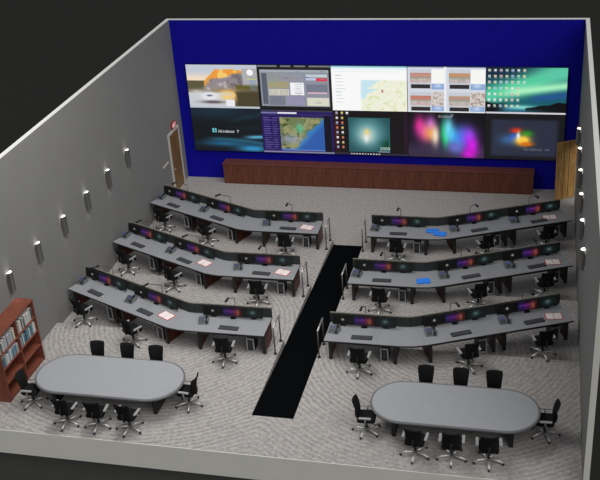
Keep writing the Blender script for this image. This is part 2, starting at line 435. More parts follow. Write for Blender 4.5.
def pic_aurora():
    im = canvas((14, 40, 66)); im = mix(im, sstep(0.1, .5, YY), (24, 92, 104))
    d = YY - (0.62 - 0.55 * XX + 0.0)
    im = mix(im, np.exp(-(d / .22) ** 2) * 1.1, (84, 206, 160))
    im = mix(im, np.exp(-((YY - (.60 - .22 * XX)) / .10) ** 2) * sstep(.1, .4, XX), (172, 246, 196))
    im = mix(im, blob(.86, .1, .3, .2, 1) * .8, (96, 200, 170)); im = mix(im, np.exp(-((YY - .70 + .25 * (XX - .5)) / .07) ** 2) * sstep(.45, .7, XX) * .9, (40, 84, 150))
    hill = sstep(0, .02, YY - (.86 - .30 * np.clip(XX - .5, 0, 1) ** 1.1 * (1 + .15 * np.sin(XX * 30)))) * (XX > .5)
    im = mix(im, sstep(.80, .86, YY) * 1., (40, 104, 128)); im = mix(im, blob(.45, .86, .2, .05, 1), (140, 226, 214))
    im = mix(im, hill, (16, 16, 18)); im = mix(im, sstep(.7, .76, YY - .05 * np.abs(np.sin(XX * 12))) * sstep(.3, .1, XX), (12, 16, 18))
    im = mix(im, blob(.5, .97, .25, .07, 1) * .8, (46, 104, 124))
    cols = [(240, 240, 240), (90, 150, 220), (220, 120, 90), (230, 200, 90), (130, 200, 130)]
    for j in range(7):
        for i in range(7 if j < 3 else 6):
            x, y = .04 + i * .072, .045 + j * .128; c = cols[rng.randint(5)]
            im = rect(im, x - .016, y - .012, x + .016, y + .035, (236, 238, 240), .8); im = rect(im, x - .010, y, x + .012, y + .03, c, .8)
            im = rect(im, x - .018, y + .045, x + .02, y + .055, (200, 206, 210), .6)
    im = rect(im, 0, .965, 1, 1, (216, 214, 222)); return im
def pic_swirl():
    im = canvas((15, 20, 26)); im = mix(im, blob(.35, .05, .6, .2, 1) * .8, (28, 50, 70)); im = mix(im, np.exp(-((YY - .30 + .35 * (XX - .5)) / .05) ** 2) * sstep(.45, .7, XX) * .5, (30, 60, 74))
    im = mix(im, np.exp(-((YY - (.72 + .20 * (XX - .35) ** 2)) / .045) ** 2) * sstep(.08, .4, XX) * .9, (40, 96, 118))
    im = mix(im, blob(.45, .82, .35, .07, 1) * .9, (34, 104, 144)); im = mix(im, blob(.85, .93, .22, .08, 1) * 1.1, (48, 140, 190))
    im = mix(im, np.exp(-((YY - (.70 - .05 * XX)) / .04) ** 2) * sstep(.65, .9, XX), (86, 176, 206)); im = mix(im, blob(.8, .45, .2, .05) * .5, (22, 44, 54))
    for i in range(2):
        for j in range(2): im = rect(im, .285 + i * .035, .46 + j * .055, .312 + i * .035, .505 + j * .055, (110, 200, 216))
    text(im, 'Windows 7', .375 * GW, .50 * GH, (226, 232, 236)); return im
def pic_portal():
    im = canvas((38, 26, 92)); im = rect(im, 0, 0, 1, .04, (60, 56, 70)); im = rect(im, 0.0, .05, .22, .09, (120, 120, 170)); im = rect(im, .235, .05, .50, .085, (236, 236, 244))
    for k in range(15):
        im = rect(im, .03, .18 + k * .052, .09 + .05 * rng.rand(), .195 + k * .052, (118, 102, 170), .8); im = rect(im, .15, .18 + k * .052, .20 + .04 * rng.rand(), .195 + k * .052, (104, 92, 156), .8)
    im = rect(im, .02, .11, .98, .12, (96, 86, 150), .6)
    im = rect(im, .255, .17, .87, .95, (46, 92, 168)); n = fbm(GW, GH, 12, 8); A = (XX > .255) & (XX < .87) & (YY > .17) & (YY < .95)
    land = A * sstep(.04, -.02, (XX - .255) * .9 + (YY - .17) * .55 - .55 - .12 * (n - .5) + .25 * (YY > .9)) * (YY < .98)
    im = mix(im, A * sstep(.12, .0, np.abs((XX - .255) * .9 + (YY - .17) * .55 - .56)) * .6, (70, 150, 210)); im = mix(im, land, (112, 124, 84))
    im = mix(im, land * sstep(.5, .65, n), (150, 150, 104)); im = mix(im, land * sstep(.42, .35, fbm(GW, GH, 14, 9)), (72, 86, 46))
    im = mix(im, A * blob(.38, .68, .16, .10, 1) * .9, (150, 156, 178)); im = mix(im, A * blob(.53, .42, .05, .10, 1) * .9, (80, 190, 150)); im = rect(im, .87, .12, .97, .97, (14, 14, 30))
    im = rect(im, .26, .92, .87, .95, (120, 140, 200), .7); im = rect(im, 0, .965, 1, 1, (130, 128, 160)); return im
def pic_desktop():
    im = canvas((20, 15, 20)); im = mix(im, blob(.03, .5, .05, .5) * .7, (80, 20, 34)); im = mix(im, blob(.98, .5, .03, .6) * .6, (64, 24, 58))
    im = rect(im, .20, .14, .76, .93, (40, 96, 98)); im = rect(im, .215, .165, .745, .90, (16, 58, 64))
    A = (XX > .215) & (XX < .745) & (YY > .165) & (YY < .90)
    im = mix(im, A * blob(.46, .50, .26, .40, 1) * 1.1, (104, 164, 170)); im = mix(im, A * blob(.45, .55, .10, .16, 1), (216, 220, 205)); im = mix(im, A * blob(.45, .47, .03, .07, 1), (240, 210, 120)); im = mix(im, A * blob(.44, .62, .03, .09, 1) * .8, (244, 246, 250))
    im = mix(im, A * blob(.74, .75, .09, .10, 1) * .9, (10, 60, 36))
    cols = [(236, 236, 236), (210, 120, 90), (220, 200, 120), (170, 180, 200)]
    for j in range(8):
        for i in range(3 if j == 0 else 2):
            x, y = .045 + i * .072, .04 + j * .112; im = rect(im, x - .014, y - .02, x + .014, y + .025, cols[rng.randint(4)]); im = rect(im, x - .016, y + .035, x + .018, y + .045, (150, 146, 150), .6)
    im = rect(im, 0, .955, 1, 1, (46, 40, 60))
    for k in range(11): im = rect(im, .22 + k * .038, .965, .24 + k * .038, .99, (220, 216, 220), .9)
    text(im, '2008', .63 * GW, .82 * GH, (206, 232, 216), 1); im = rect(im, .60, .915, .75, .93, (180, 182, 200), .8); return im
def pic_lights():
    im = canvas((14, 12, 16)); im = mix(im, sstep(.55, .9, YY) * .8, (62, 52, 76))
    im = mix(im, blob(.5, .5, .45, .3, 1) * .35, (120, 90, 200))
    P = [(.15, .30, .06, .22, (220, 40, 150)), (.22, .42, .06, .20, (236, 90, 160)), (.30, .30, .05, .2, (210, 110, 220)), (.30, .46, .07, .16, (246, 160, 90)), (.36, .52, .04, .2, (244, 226, 200)), (.47, .42, .035, .25, (20, 170, 90)),
         (.50, .55, .03, .18, (30, 210, 70)), (.53, .36, .05, .26, (120, 226, 246)), (.58, .50, .05, .18, (90, 210, 250)), (.65, .60, .06, .22, (60, 170, 246)), (.72, .55, .06, .22, (80, 120, 236)), (.80, .52, .07, .20, (150, 80, 250)), (.84, .72, .07, .2, (216, 30, 236)), (.80, .90, .08, .12, (214, 24, 214)), (.62, .76, .08, .12, (110, 110, 200))]
    for x, y, rx, ry, c in P: im = mix(im, blob(x, y, rx * 1.2, ry * 1.05, 1) * 1.0, c)
    text(im, 'Windows', .40 * GW, .045 * GH, (170, 170, 166), .75, .8); text(im, '7', .565 * GW, .04 * GH, (190, 196, 214)); return im
def pic_flag():
    im = canvas((24, 24, 28)); im = mix(im, sstep(.04, .12, XX) * sstep(.96, .88, XX) * sstep(.08, .16, YY) * sstep(.97, .88, YY), (44, 48, 66))
    im = mix(im, blob(.30, .56, .12, .12, 1) * .8, (60, 110, 160)); im = mix(im, blob(.40, .36, .07, .06, 1) * 1.3, (216, 50, 24)); im = mix(im, blob(.53, .42, .08, .07, 1) * 1.3, (40, 130, 40))
    im = mix(im, blob(.37, .51, .05, .08, 1) * 1.4, (40, 90, 214)); im = mix(im, blob(.48, .57, .09, .10, 1) * 1.5, (250, 205, 70)); im = mix(im, blob(.53, .65, .08, .045, 1) * 1.2, (220, 110, 20)); im = mix(im, blob(.425, .47, .025, .09, 1.2), (250, 250, 250))
    text(im, 'Windows xp', .50 * GW, .74 * GH, (120, 126, 144), 1, .8); return im

def picture_mesh(name, img, x0, x1, z0, z1, y, mat, parent, mtx=None):
    h, w = img.shape[:2]
    xs = np.linspace(x0, x1, w + 1); zs = np.linspace(z1, z0, h + 1)
    X, Z = np.meshgrid(xs, zs); V = np.stack([X, np.full_like(X, y), Z], -1).reshape(-1, 3)
    i = np.arange(h)[:, None] * (w + 1) + np.arange(w)[None, :]
    F = np.stack([i + (w + 1), i + (w + 2), i + 1, i], -1).reshape(-1, 4)
    me = bpy.data.meshes.new(name); me.from_pydata(V.tolist(), [], F.tolist()); me.update()
    c = np.clip(img, 0, 255) / 255.0; c = np.where(c <= .04045, c / 12.92, ((c + .055) / 1.055) ** 2.4)
    c4 = np.concatenate([c.reshape(-1, 3), np.ones((h * w, 1))], 1)
    at = me.color_attributes.new('picture', 'FLOAT_COLOR', 'CORNER')
    at.data.foreach_set('color', np.repeat(c4, 4, axis=0).astype(np.float32).ravel())
    me.materials.append(mat)
    o = bpy.data.objects.new(name, me); COL.objects.link(o); o.parent = parent
    return o

SCR = [  # column, row (0 top), picture, label
 (0, 0, pic_lake, 'wall display showing a rocky lake shore at sunset, top left of the video wall'),
 (1, 0, pic_panels, 'wall display showing grey software panels with a white box, upper row'),
 (2, 0, pic_map, 'bright wall display showing a white web page with a road map'),
 (3, 0, pic_tiles, 'wall display split into four camera pictures with small maps'),
 (4, 0, pic_aurora, 'wall display showing green northern lights behind rows of desktop icons'),
 (0, 1, pic_swirl, 'dark wall display with teal swirls and small white lettering, bottom left'),
 (1, 1, pic_portal, 'wall display showing a purple page with a satellite coast map'),
 (2, 1, pic_desktop, 'black wall display with icon columns and a teal glowing window'),
 (3, 1, pic_lights, 'black wall display showing blurred rainbow coloured lights'),
 (4, 1, pic_flag, 'dark blue-grey wall display showing a four-coloured glowing emblem')]
for cidx, r, fn, lab in SCR:
    x0, x1 = 0.5 + 3.0 * cidx, 3.5 + 3.0 * cidx
    z0, z1 = (3.17, 5.03) if r == 0 else (1.28, 3.17)
    t = tag(empty('wall_display', (x0, 0, z0)), lab, 'video wall screen', 'video wall displays')
    w, h = x1 - x0, z1 - z0; q = 0.012
    MB().box(0.002, w - 0.002, -0.10, -0.002, 0.002, h - 0.002).build('housing', M['black'], t)
    picture_mesh('screen', fn(), q, w - q, q, h - q, -0.1015, M['wallscreen'], t)

# ------------------------------------------------------------------ long row of cabinets below the video wall
CX0, CX1, CY0, CY1, CH = 1.80, 14.43, -0.56, -0.06, 0.86
NU = 10; uw = (CX1 - CX0) / NU
cab = empty('low_cabinet')
MB().box(0.002, uw - 0.002, 0.02, CY1 - CY0, 0.0, CH).build('carcass', M['cabwood'], cab)
for i in range(2):
    d = MB().box(0.006 + i * uw / 2, uw / 2 - 0.006 + i * uw / 2, 0.0, 0.019, 0.06, CH - 0.012).build('door', M['cabwood'], cab, bevel=0.003)
    hx_ = uw / 2 + (-0.05 if i == 0 else 0.05)
    MB().tube([(hx_, -0.02, CH - 0.20), (hx_, -0.02, CH - 0.08)], 0.006, 6).build('handle', M['darksteel'], d)
P = Proto(cab)
ordn = ['first', 'second', 'third', 'fourth', 'fifth', 'sixth', 'seventh', 'eighth', 'ninth', 'tenth', 'eleventh', 'twelfth', 'thirteenth', 'fourteenth']
for i in range(NU):
    nm = 'leftmost' if i == 0 else 'rightmost' if i == NU - 1 else ordn[i]
    P.place((CX0 + i * uw, CY0, 0), 0, '%s low brown cabinet%s in the row below the video wall' % (nm, '' if i in (0, NU - 1) else ' from the left'), 'low cabinets below the video wall', 'cabinet')
tag(MB().box(CX0 - 0.02, CX1 + 0.02, CY0 - 0.02, CY1 + 0.04, CH + 0.0005, CH + 0.045).build('cabinet_top', M['cabtop'], bevel=0.006), 'long reddish-brown top board over the cabinets under the video wall', 'counter top')

# ------------------------------------------------------------------ consoles
A24 = radians(24); c24, s24 = cos(A24), sin(A24)
DEP = 1.04
def ws_origin(k, side, n):
    dy = 3.65 * (3 - k)
    if side == 'R':
        if n == 1: return (8.88, -13.68 + dy), 0.0
        q = 2.2 * (n - 2); return (11.804 + q * c24, -13.526 + dy + q * s24), A24
    if n == 3: return (4.90, -13.68 + dy), 0.0
    q = 2.2 * (n - 1); return (0.056 + q * c24, -11.80 + dy - q * s24), -A24
def loc2w(o, a, u, v): return (o[0] + u * cos(a) - v * sin(a), o[1] + u * sin(a) + v * cos(a))
ROWN = {1: 'row by the cabinets', 2: 'middle row', 3: 'row by the tables'}
SIDEN = {'L': 'left', 'R': 'right'}
def seat_name(side, n):
    if n == 2: return 'middle seat'
    return 'aisle seat' if (side == 'R') == (n == 1) else 'wall-end seat'

def module_poly(o, a, w): return [loc2w(o, a, 0, 0), loc2w(o, a, w, 0), loc2w(o, a, w, DEP), loc2w(o, a, 0, DEP)]
def make_console(side):
    k = 1
    t = empty('console_desk', (0, 0, 0))
    P0, a0 = ws_origin(k, side, 1 if side == 'R' else 3)        # straight module
    Pw, aw = ws_origin(k, side, 2 if side == 'R' else 1)        # wing start
    st = module_poly(P0, a0, 2.2); wg = module_poly(Pw, aw, 4.4)
    # wedge between them: arc in front
    if side == 'R': f0, f1, b0, b1 = st[1], wg[0], st[2], wg[3]
    else: f0, f1, b0, b1 = wg[1], st[0], wg[2], st[3]
    mid = ((f0[0] + f1[0]) / 2, (f0[1] + f1[1]) / 2); nx, ny = f1[1] - f0[1], -(f1[0] - f0[0]); ln = math.hypot(nx, ny)
    mid = (mid[0] + nx / ln * 0.035, mid[1] + ny / ln * 0.035)
    bm_ = ((b0[0] + b1[0]) / 2 + nx / ln * 0.02, (b0[1] + b1[1]) / 2 + ny / ln * 0.02)
    wd = [f0, mid, f1, b1, bm_, b0]
    def shrink(poly, e):
        cx = sum(p[0] for p in poly) / len(poly); cy = sum(p[1] for p in poly) / len(poly)
        return [(p[0] + (cx - p[0]) * e, p[1] + (cy - p[1]) * e) for p in poly]
    for pl in (st, wd, wg):
        MB().prism(shrink(pl, 0.002), DH - 0.012, DH).build('worktop', M['worktop'], t)
        MB().prism(pl, DH - 0.055, DH - 0.012).build('edge_band', M['edge'], t)
    # partition along the back: straight, bend, wing
    def seg(p, q, name='partition'):
        L_ = math.hypot(q[0] - p[0], q[1] - p[1]); a = math.atan2(q[1] - p[1], q[0] - p[0])
        m = Matrix.Translation((p[0], p[1], 0)) @ Matrix.Rotation(a, 4, 'Z')
        MB().box(0, L_, -0.045, 0.0, DH, 1.025, m).build(name, M['slat'], t)
        MB().box(0, L_, -0.048, 0.003, 1.0255, 1.037, m).build('partition_trim', M['trim'], t)
        return m
    seg(st[3], st[2]); seg(wg[3], wg[2]); seg(b0, bm_); seg(bm_, b1)
    # supports
    mods = [(P0, a0), (Pw, aw), (loc2w(Pw, aw, 2.2, 0), aw)]
    for (o, a) in mods:
        m = Matrix.Translation((o[0], o[1], 0)) @ Matrix.Rotation(a, 4, 'Z')
        for u in (0.14, 2.02):
            uu = 2.13 if (side == 'L' and u > 1 and a == 0.0) else u
            MB().box(uu, uu + 0.035, 0.16, 0.98, 0.0 if False else 0.02, DH - 0.056, m).build('end_panel', M['panelwood'], t)
            MB().box(uu - 0.028, uu + 0.063, 0.09, 0.16, 0.0, DH - 0.056, m).build('leg', M['edge'], t)
        MB().box(0.14 + 0.04, (2.10 if (side == 'L' and a == 0.0) else 1.98), 0.10, 0.13, DH - 0.14, DH - 0.056, m).build('apron', M['edge'], t)
        MB().box(0.14 + 0.035, (2.13 if (side == 'L' and a == 0.0) else 2.02), 0.90, 0.93, 0.42, DH - 0.056, m).build('modesty_panel', M['edge'], t)
    return t
for side in 'LR':
    P = Proto(make_console(side))
    for k in (3, 2, 1):
        P.place((0, 3.65 * (1 - k), TH * k), 0, 'long bent grey control desk, %s of the ramp, %s' % (SIDEN[side], ROWN[k]), 'bent control desks in six rows', 'desk')

# monitors
def mon_picture(kind, w=40, h=22):
    X, Y = np.meshgrid((np.arange(w) + .5) / w, (np.arange(h) + .5) / h)
    im = np.ones((h, w, 3)) * np.array((14, 15, 17.))
    def bl(cx, cy, rx, ry): return np.exp(-(((X - cx) / rx) ** 2 + ((Y - cy) / ry) ** 2))
    def mx(im, m, c): m = np.clip(m, 0, 1)[..., None]; return im * (1 - m) + np.array(c, float) * m
    if kind == 0: im = mx(im, bl(.5, .5, .055, .10) * 2.2, (255, 255, 246)); im = mx(im, bl(.5, .5, .12, .16) * .25, (170, 170, 150))
    if kind == 1:
        im = mx(im, bl(.12, .5, .20, .50), (60, 54, 140)); im = mx(im, bl(.42, .5, .26, .48), (112, 34, 165)); im = mx(im, bl(.72, .5, .18, .48), (190, 70, 90))
        im = mx(im, bl(.80, .55, .07, .4) * .9, (225, 140, 80)); im = mx(im, bl(.95, .5, .06, .6) * .9, (120, 28, 32)); im = mx(im, bl(.4, .45, .4, .07) * .6, (190, 110, 220)); im = mx(im, bl(.5, .12, .4, .1) * .7, (30, 20, 60))
    if kind == 2:
        im = mx(im, bl(.5, .5, .45, .55) * .8, (42, 64, 62)); im = mx(im, bl(.5, .45, .17, .26), (98, 132, 134)); im = mx(im, bl(.5, .45, .07, .1) * .8, (170, 190, 190)); im = mx(im, bl(.9, .5, .08, .5) * .5, (40, 70, 52))
    return im
MW, MH = 0.615, 0.325
def make_monitor(kind):
    t = empty('computer_monitor')
    tilt = Matrix.Rotation(radians(-6), 4, 'X')
    m = Matrix.Translation((0, 0, 0.065)) @ tilt
    MB().box(-MW / 2, MW / 2, 0, 0.035, 0, MH, m).build('bezel', M['black'], t, bevel=0.004)
    p = picture_mesh('screen', mon_picture(kind), -MW / 2 + 0.012, MW / 2 - 0.012, 0.014, MH - 0.012, -0.0015, M['deskscreen'], t)
    p.matrix_local = m
    q = -0.03 if kind == 1 else 0.03
    MB().rbox(-0.09, 0.09, q, q + 0.13, 0.0, 0.012, 0.03).build('stand_base', M['black'], t)
    MB().box(-0.025, 0.025, 0.055, 0.08, 0.011, 0.25).build('stand_neck', M['black'], t)
    MB().box(-0.022, 0.022, 0.0, 0.03, MH, MH + 0.018, m).sphere((0, -0.004, MH + 0.03), 0.02, 8, 1, m).build('webcam', M['black'], t)
    return t
mons = [Proto(make_monitor(i)) for i in range(3)]
MONL = ['black-screened monitor with a white spark', 'monitor with a purple and orange streak', 'dark monitor with a teal glow']

# keyboard, mouse, phone, tower, lamp
def make_keyboard():
    t = empty('keyboard')
    MB().rbox(-0.30, 0.30, -0.10, 0.10, 0, 0.022, 0.02).build('case', M['dark'], t)
    kk = MB()
    for r in range(5):
        for c in range(15):
            x = -0.28 + c * 0.027; y = -0.085 + r * 0.034
            kk.box(x, x + 0.023, y, y + 0.029, 0.022, 0.030)
    for r in range(5):
        for c in range(4):
            x = 0.165 + c * 0.030; y = -0.085 + r * 0.034
            kk.box(x, x + 0.025, y, y + 0.029, 0.022, 0.030)
    kk.box(-0.285, 0.285, -0.088, 0.088, 0.0215, 0.0225)
    kk.build('keys', M['key'], t)
    return t
def make_mouse():
    t = empty('computer_mouse')
    vs = []
    b = MB(); b.sphere((0, 0, 0.0), 0.05, 12, 0.75, Matrix.Scale(0.62, 4, (1, 0, 0)) )
    for i, p in enumerate(b.v): b.v[i] = (p[0], p[1], max(0, p[2]))
    b.build('shell', M['silver'], t)
    MB().tube([(0, 0.02, 0.034), (0, 0.035, 0.03)], 0.006, 6).build('scroll_wheel', M['dark'], t)
    return t
def make_phone():
    t = empty('desk_phone')
    b = MB(); prof = [(-0.12, 0.0), (-0.12, 0.03), (0.11, 0.105), (0.13, 0.08), (0.13, 0.0)]
    n = len(prof)
    b.add([(-0.13, y, z) for y, z in prof] + [(0.13, y, z) for y, z in prof], [tuple(range(n))[::-1], tuple(range(n, 2 * n))] + [(i, (i + 1) % n, n + (i + 1) % n, n + i) for i in range(n)])
    b.build('base', M['midgrey'], t, bevel=0.006)
    sl = math.atan2(0.075, 0.23); m = Matrix.Translation((0, -0.12, 0.03)) @ Matrix.Rotation(sl, 4, 'X')
    MB().box(-0.11, 0.04, 0.13, 0.22, 0.001, 0.006, m).build('display', M['lcd'], t)
    kk = MB()
    for r in range(4):
        for c in range(3): kk.box(-0.10 + c * 0.045, -0.07 + c * 0.045, 0.015 + r * 0.027, 0.033 + r * 0.027, 0.001, 0.008, m)
    kk.build('keypad', M['dark'], t)
    h = MB().tube([(0.085, 0.02, 0.035), (0.085, 0.11, 0.052), (0.085, 0.21, 0.035)], 0.017, 8, m).sphere((0.085, 0.025, 0.03), 0.040, 8, .8, m).sphere((0.085, 0.21, 0.03), 0.040, 8, .8, m)
    h.build('handset', M['black'], t)
    for ch in COL.objects:
        if ch.parent == t:
            for v in ch.data.vertices: v.co *= 1.2
    return t
def make_tower():
    t = empty('computer_tower')
    MB().box(-0.10, 0.10, 0.015, 0.45, 0.012, 0.47).build('case', M['black'], t, bevel=0.005)
    f = MB().box(-0.115, -0.085, -0.01, 0.03, 0.0, 0.48).box(0.085, 0.115, -0.01, 0.03, 0.0, 0.48).box(-0.085, 0.085, -0.01, 0.03, 0.0, 0.05).box(-0.085, 0.085, -0.01, 0.03, 0.45, 0.48)
    f.build('front_frame', M['silver'], t, bevel=0.004)
    MB().rbox(-0.05, 0.05, 0.005, 0.015, 0.12, 0.40, 0.004).build('front_grille', M['dark'], t)
    MB().box(-0.07, 0.07, 0.004, 0.016, 0.415, 0.435).build('drive_slot', M['midgrey'], t)
    MB().box(-0.10, 0.10, 0.03, 0.45, 0.0, 0.012).build('foot', M['midgrey'], t)
    return t
def make_lamp():
    t = empty('task_lamp')          # origin: desk top behind the partition
    MB().box(-0.04, 0.04, -0.0, 0.06, -0.08, 0.02).build('clamp', M['dark'], t, bevel=0.004)
    MB().tube([(0, 0.03, 0.0), (0, 0.03, 0.52)], 0.013, 8).build('pole', M['darksteel'], t)
    MB().tube([(0, 0.03, 0.52), (0, 0.01, 0.57), (0, -0.05, 0.61), (0, -0.48, 0.86)], 0.012, 8).build('arm', M['darksteel'], t)
    MB().tube([(0, -0.46, 0.862), (0, -0.52, 0.880), (0, -0.74, 0.905)], [0.016, 0.034, 0.038], 10).build('lamp_head', M['black'], t)
    return t

def make_chair():
    t = empty('office_chair')        # front faces +y
    # backrest: curved tapered pad
    nu, nv = 8, 8; F = []; front = []; back = []
    for j in range(nv + 1):
        q = j / nv; z = 0.50 + 0.50 * q
        hw = 0.175 + 0.05 * q
        if q > 0.9: hw -= 0.02 * ((q - 0.9) / 0.1) ** 2
        if q < 0.1: hw -= 0.03 * (1 - q / 0.1)
        for i in range(nu + 1):
            s = -1 + 2 * i / nu
            y = -0.235 - 0.10 * q + 0.05 * s * s + 0.03 * sin(q * pi)
            front.append((s * hw, y + 0.018, z)); back.append((s * hw, y - 0.018, z))
    n = len(front)
    for j in range(nv):
        for i in range(nu):
            a = j * (nu + 1) + i
            F.append((a, a + 1, a + nu + 2, a + nu + 1)); F.append((n + a, n + a + nu + 1, n + a + nu + 2, n + a + 1))
    ring = [i for i in range(nu + 1)] + [j * (nu + 1) + nu for j in range(1, nv + 1)] + [nv * (nu + 1) + i for i in range(nu - 1, -1, -1)] + [j * (nu + 1) for j in range(nv - 1, 0, -1)]
    for a, b in zip(ring, ring[1:] + ring[:1]): F.append((a, n + a, n + b, b))
    MB().add(front + back, F, True).build('backrest', M['fabric'], t)
    MB().tube([(0, -0.10, 0.42), (0, -0.25, 0.43), (0, -0.275, 0.52), (0, -0.275, 0.68)], [0.025, 0.028, 0.028, 0.02], 8).build('back_bracket', M['black'], t)
    # seat: soft cushion
    b = MB(); b.rbox(-0.245, 0.245, -0.22, 0.25, 0.43, 0.50, 0.07); b.rbox(-0.225, 0.225, -0.20, 0.23, 0.50, 0.525, 0.07)
    b.build('seat', M['fabric'], t, bevel=0.012)
    for s in (-1, 1):
        a = MB().tube([(s * 0.16, 0.0, 0.42), (s * 0.27, 0.0, 0.43), (s * 0.285, 0.0, 0.50), (s * 0.285, 0.02, 0.605)], 0.018, 8)
        ar = a.build('armrest', M['silver'], t)
        MB().rbox(s * 0.285 - 0.035, s * 0.285 + 0.035, -0.16, 0.16, 0.605, 0.63, 0.03).build('arm_pad', M['silver'], ar)
    MB().tube([(0, 0, 0.10), (0, 0, 0.28)], 0.032, 10).build('column_cover', M['black'], t)
    MB().tube([(0, 0, 0.28), (0, 0, 0.43)], 0.018, 10).build('gas_column', M['chrome'], t)
    MB().tube([(0, 0, 0.075), (0, 0, 0.125)], 0.05, 12).build('hub', M['chrome'], t)
    for i in range(5):
        an = radians(90 + 72 * i + 36)
        c, s = cos(an), sin(an)
        L = MB().tube([(0.03 * c, 0.03 * s, 0.112), (0.20 * c, 0.20 * s, 0.105), (0.38 * c, 0.38 * s, 0.078)], [0.038, 0.032, 0.024], 8).build('leg', M['chrome'], t)
        MB().tube([(0.37 * c - 0.022 * s, 0.37 * s + 0.022 * c, 0.031), (0.37 * c + 0.022 * s, 0.37 * s - 0.022 * c, 0.031)], 0.031, 10).tube([(0.37 * c, 0.37 * s, 0.03), (0.37 * c, 0.37 * s, 0.075)], 0.012, 6).build('caster', M['black'], L)
    return t

KB, MS, PH, TW, LP, CHR = [Proto(f()) for f in (make_keyboard, make_mouse, make_phone, make_tower, make_lamp, make_chair)]
chair_rot = {('L', 3): 4, ('L', 2): -4, ('L', 1): 3, ('R', 1): -2, ('R', 2): 3, ('R', 3): -3}
for k in (3, 2, 1):
    for side in 'LR':
        for n in (1, 2, 3):
            o, a = ws_origin(k, side, n); z = TH * k
            seat = '%s, %s %s' % (seat_name(side, n), SIDEN[side], ROWN[k])
            du = (-0.10, -0.06)[n - 1] if (side == 'L' and n < 3) else (0.08 if (side == 'R' and n > 1) else 0)
            for i in range(3):
                x, y = loc2w(o, a, 0.10 + du + (i + 0.5) * 0.623, 0.80)
                mons[i].place((x, y, z + DH), a, '%s at the %s' % (MONL[i], seat), 'monitors on the control desks', 'monitor')
            x, y = loc2w(o, a, 1.06 + du * .6, 0.27)
            KB.place((x, y, z + DH + .0005), a + radians(2 if side == 'R' else -3), 'dark keyboard at the %s' % seat, 'keyboards', 'keyboard')
            x, y = loc2w(o, a, 1.47 + du * .6, 0.25)
            MS.place((x, y, z + DH + .0005), a, 'small grey mouse at the %s' % seat, 'mice', 'mouse')
            x, y = loc2w(o, a, 0.20 + du, 0.52)
            PH.place((x, y, z + DH + .0005), a + radians(12 if side == 'L' else -8), 'grey desk telephone at the %s' % seat, 'desk telephones', 'telephone')
            x, y = loc2w(o, a, 1.72, 0.14)
            TW.place((x, y, z + .0005), a, 'silver-framed computer tower under the %s' % seat, 'computer towers under the desks', 'computer')
            x, y = loc2w(o, a, 1.05, DEP + 0.006)
            LP.place((x, y, z + DH), a, 'thin task lamp behind the %s' % seat, 'task lamps', 'lamp')
            x, y = loc2w(o, a, 1.10, -0.40)
            CHR.place((x, y, z + .0005), a + radians(chair_rot[(side, n)]), 'black swivel chair at the %s' % seat, 'swivel chairs at the control desks', 'chair')

# folders and papers
def make_folder(name, cm, pm, w=0.50, h=0.34):
    t = empty(name)
    MB().box(-w / 2, w / 2, -h / 2, h / 2, 0, 0.006).build('cover', cm, t)
    for s in (-1, 1): MB().box(min(s * 0.008, s * (w / 2 - 0.03)), max(s * 0.008, s * (w / 2 - 0.03)), -h / 2 + 0.02, h / 2 - 0.02, 0.0065, 0.012).build('page', pm, t)
    return t
FO = Proto(make_folder('open_folder', M['red'], M['paper']))
for x, y, k, side, n, rz in [(3.85, -12.97, 3, 'L', 2, -30), (3.85, -9.28, 2, 'L', 2, -28), (6.64, -9.60, 2, 'L', 3, -16), (6.62, -5.95, 1, 'L', 3, -14), (15.25, -11.58, 3, 'R', 3, 12), (15.20, -7.95, 2, 'R', 3, 12), (15.07, -4.30, 1, 'R', 3, 14)]:
    FO.place((x, y, TH * k + DH + .001), radians(rz), 'open red folder, white pages, at the %s, %s %s' % (seat_name(side, n), SIDEN[side], ROWN[k]), 'open red folders on the desks', 'folder')
def blue_stack(name, x, y, z, rz, label, n=1):
    t = tag(empty(name, (x, y, z + .001), rz), label, 'folder')
    for i in range(2):
        m = Matrix.Rotation(radians(14 * i), 4, 'Z')
        MB().rbox(-0.21, 0.21, -0.14, 0.14, 0.0 + i * 0.021, 0.02 + i * 0.021, 0.02, m).build('cover', M['bluecard'], t, bevel=0.004)
blue_stack('blue_folder', 11.25, -9.66, TH * 2 + DH, radians(8), 'bright blue folder pair on the bend of the right middle-row desk')
blue_stack('blue_folder', 11.10, -5.80, TH * 1 + DH, radians(-8), 'bright blue folder on the desk bend nearest the video wall, the farther of two')
blue_stack('blue_folder', 11.38, -5.99, TH * 1 + DH + .002, radians(-14), 'bright blue folder on the desk bend nearest the video wall, the nearer of two')

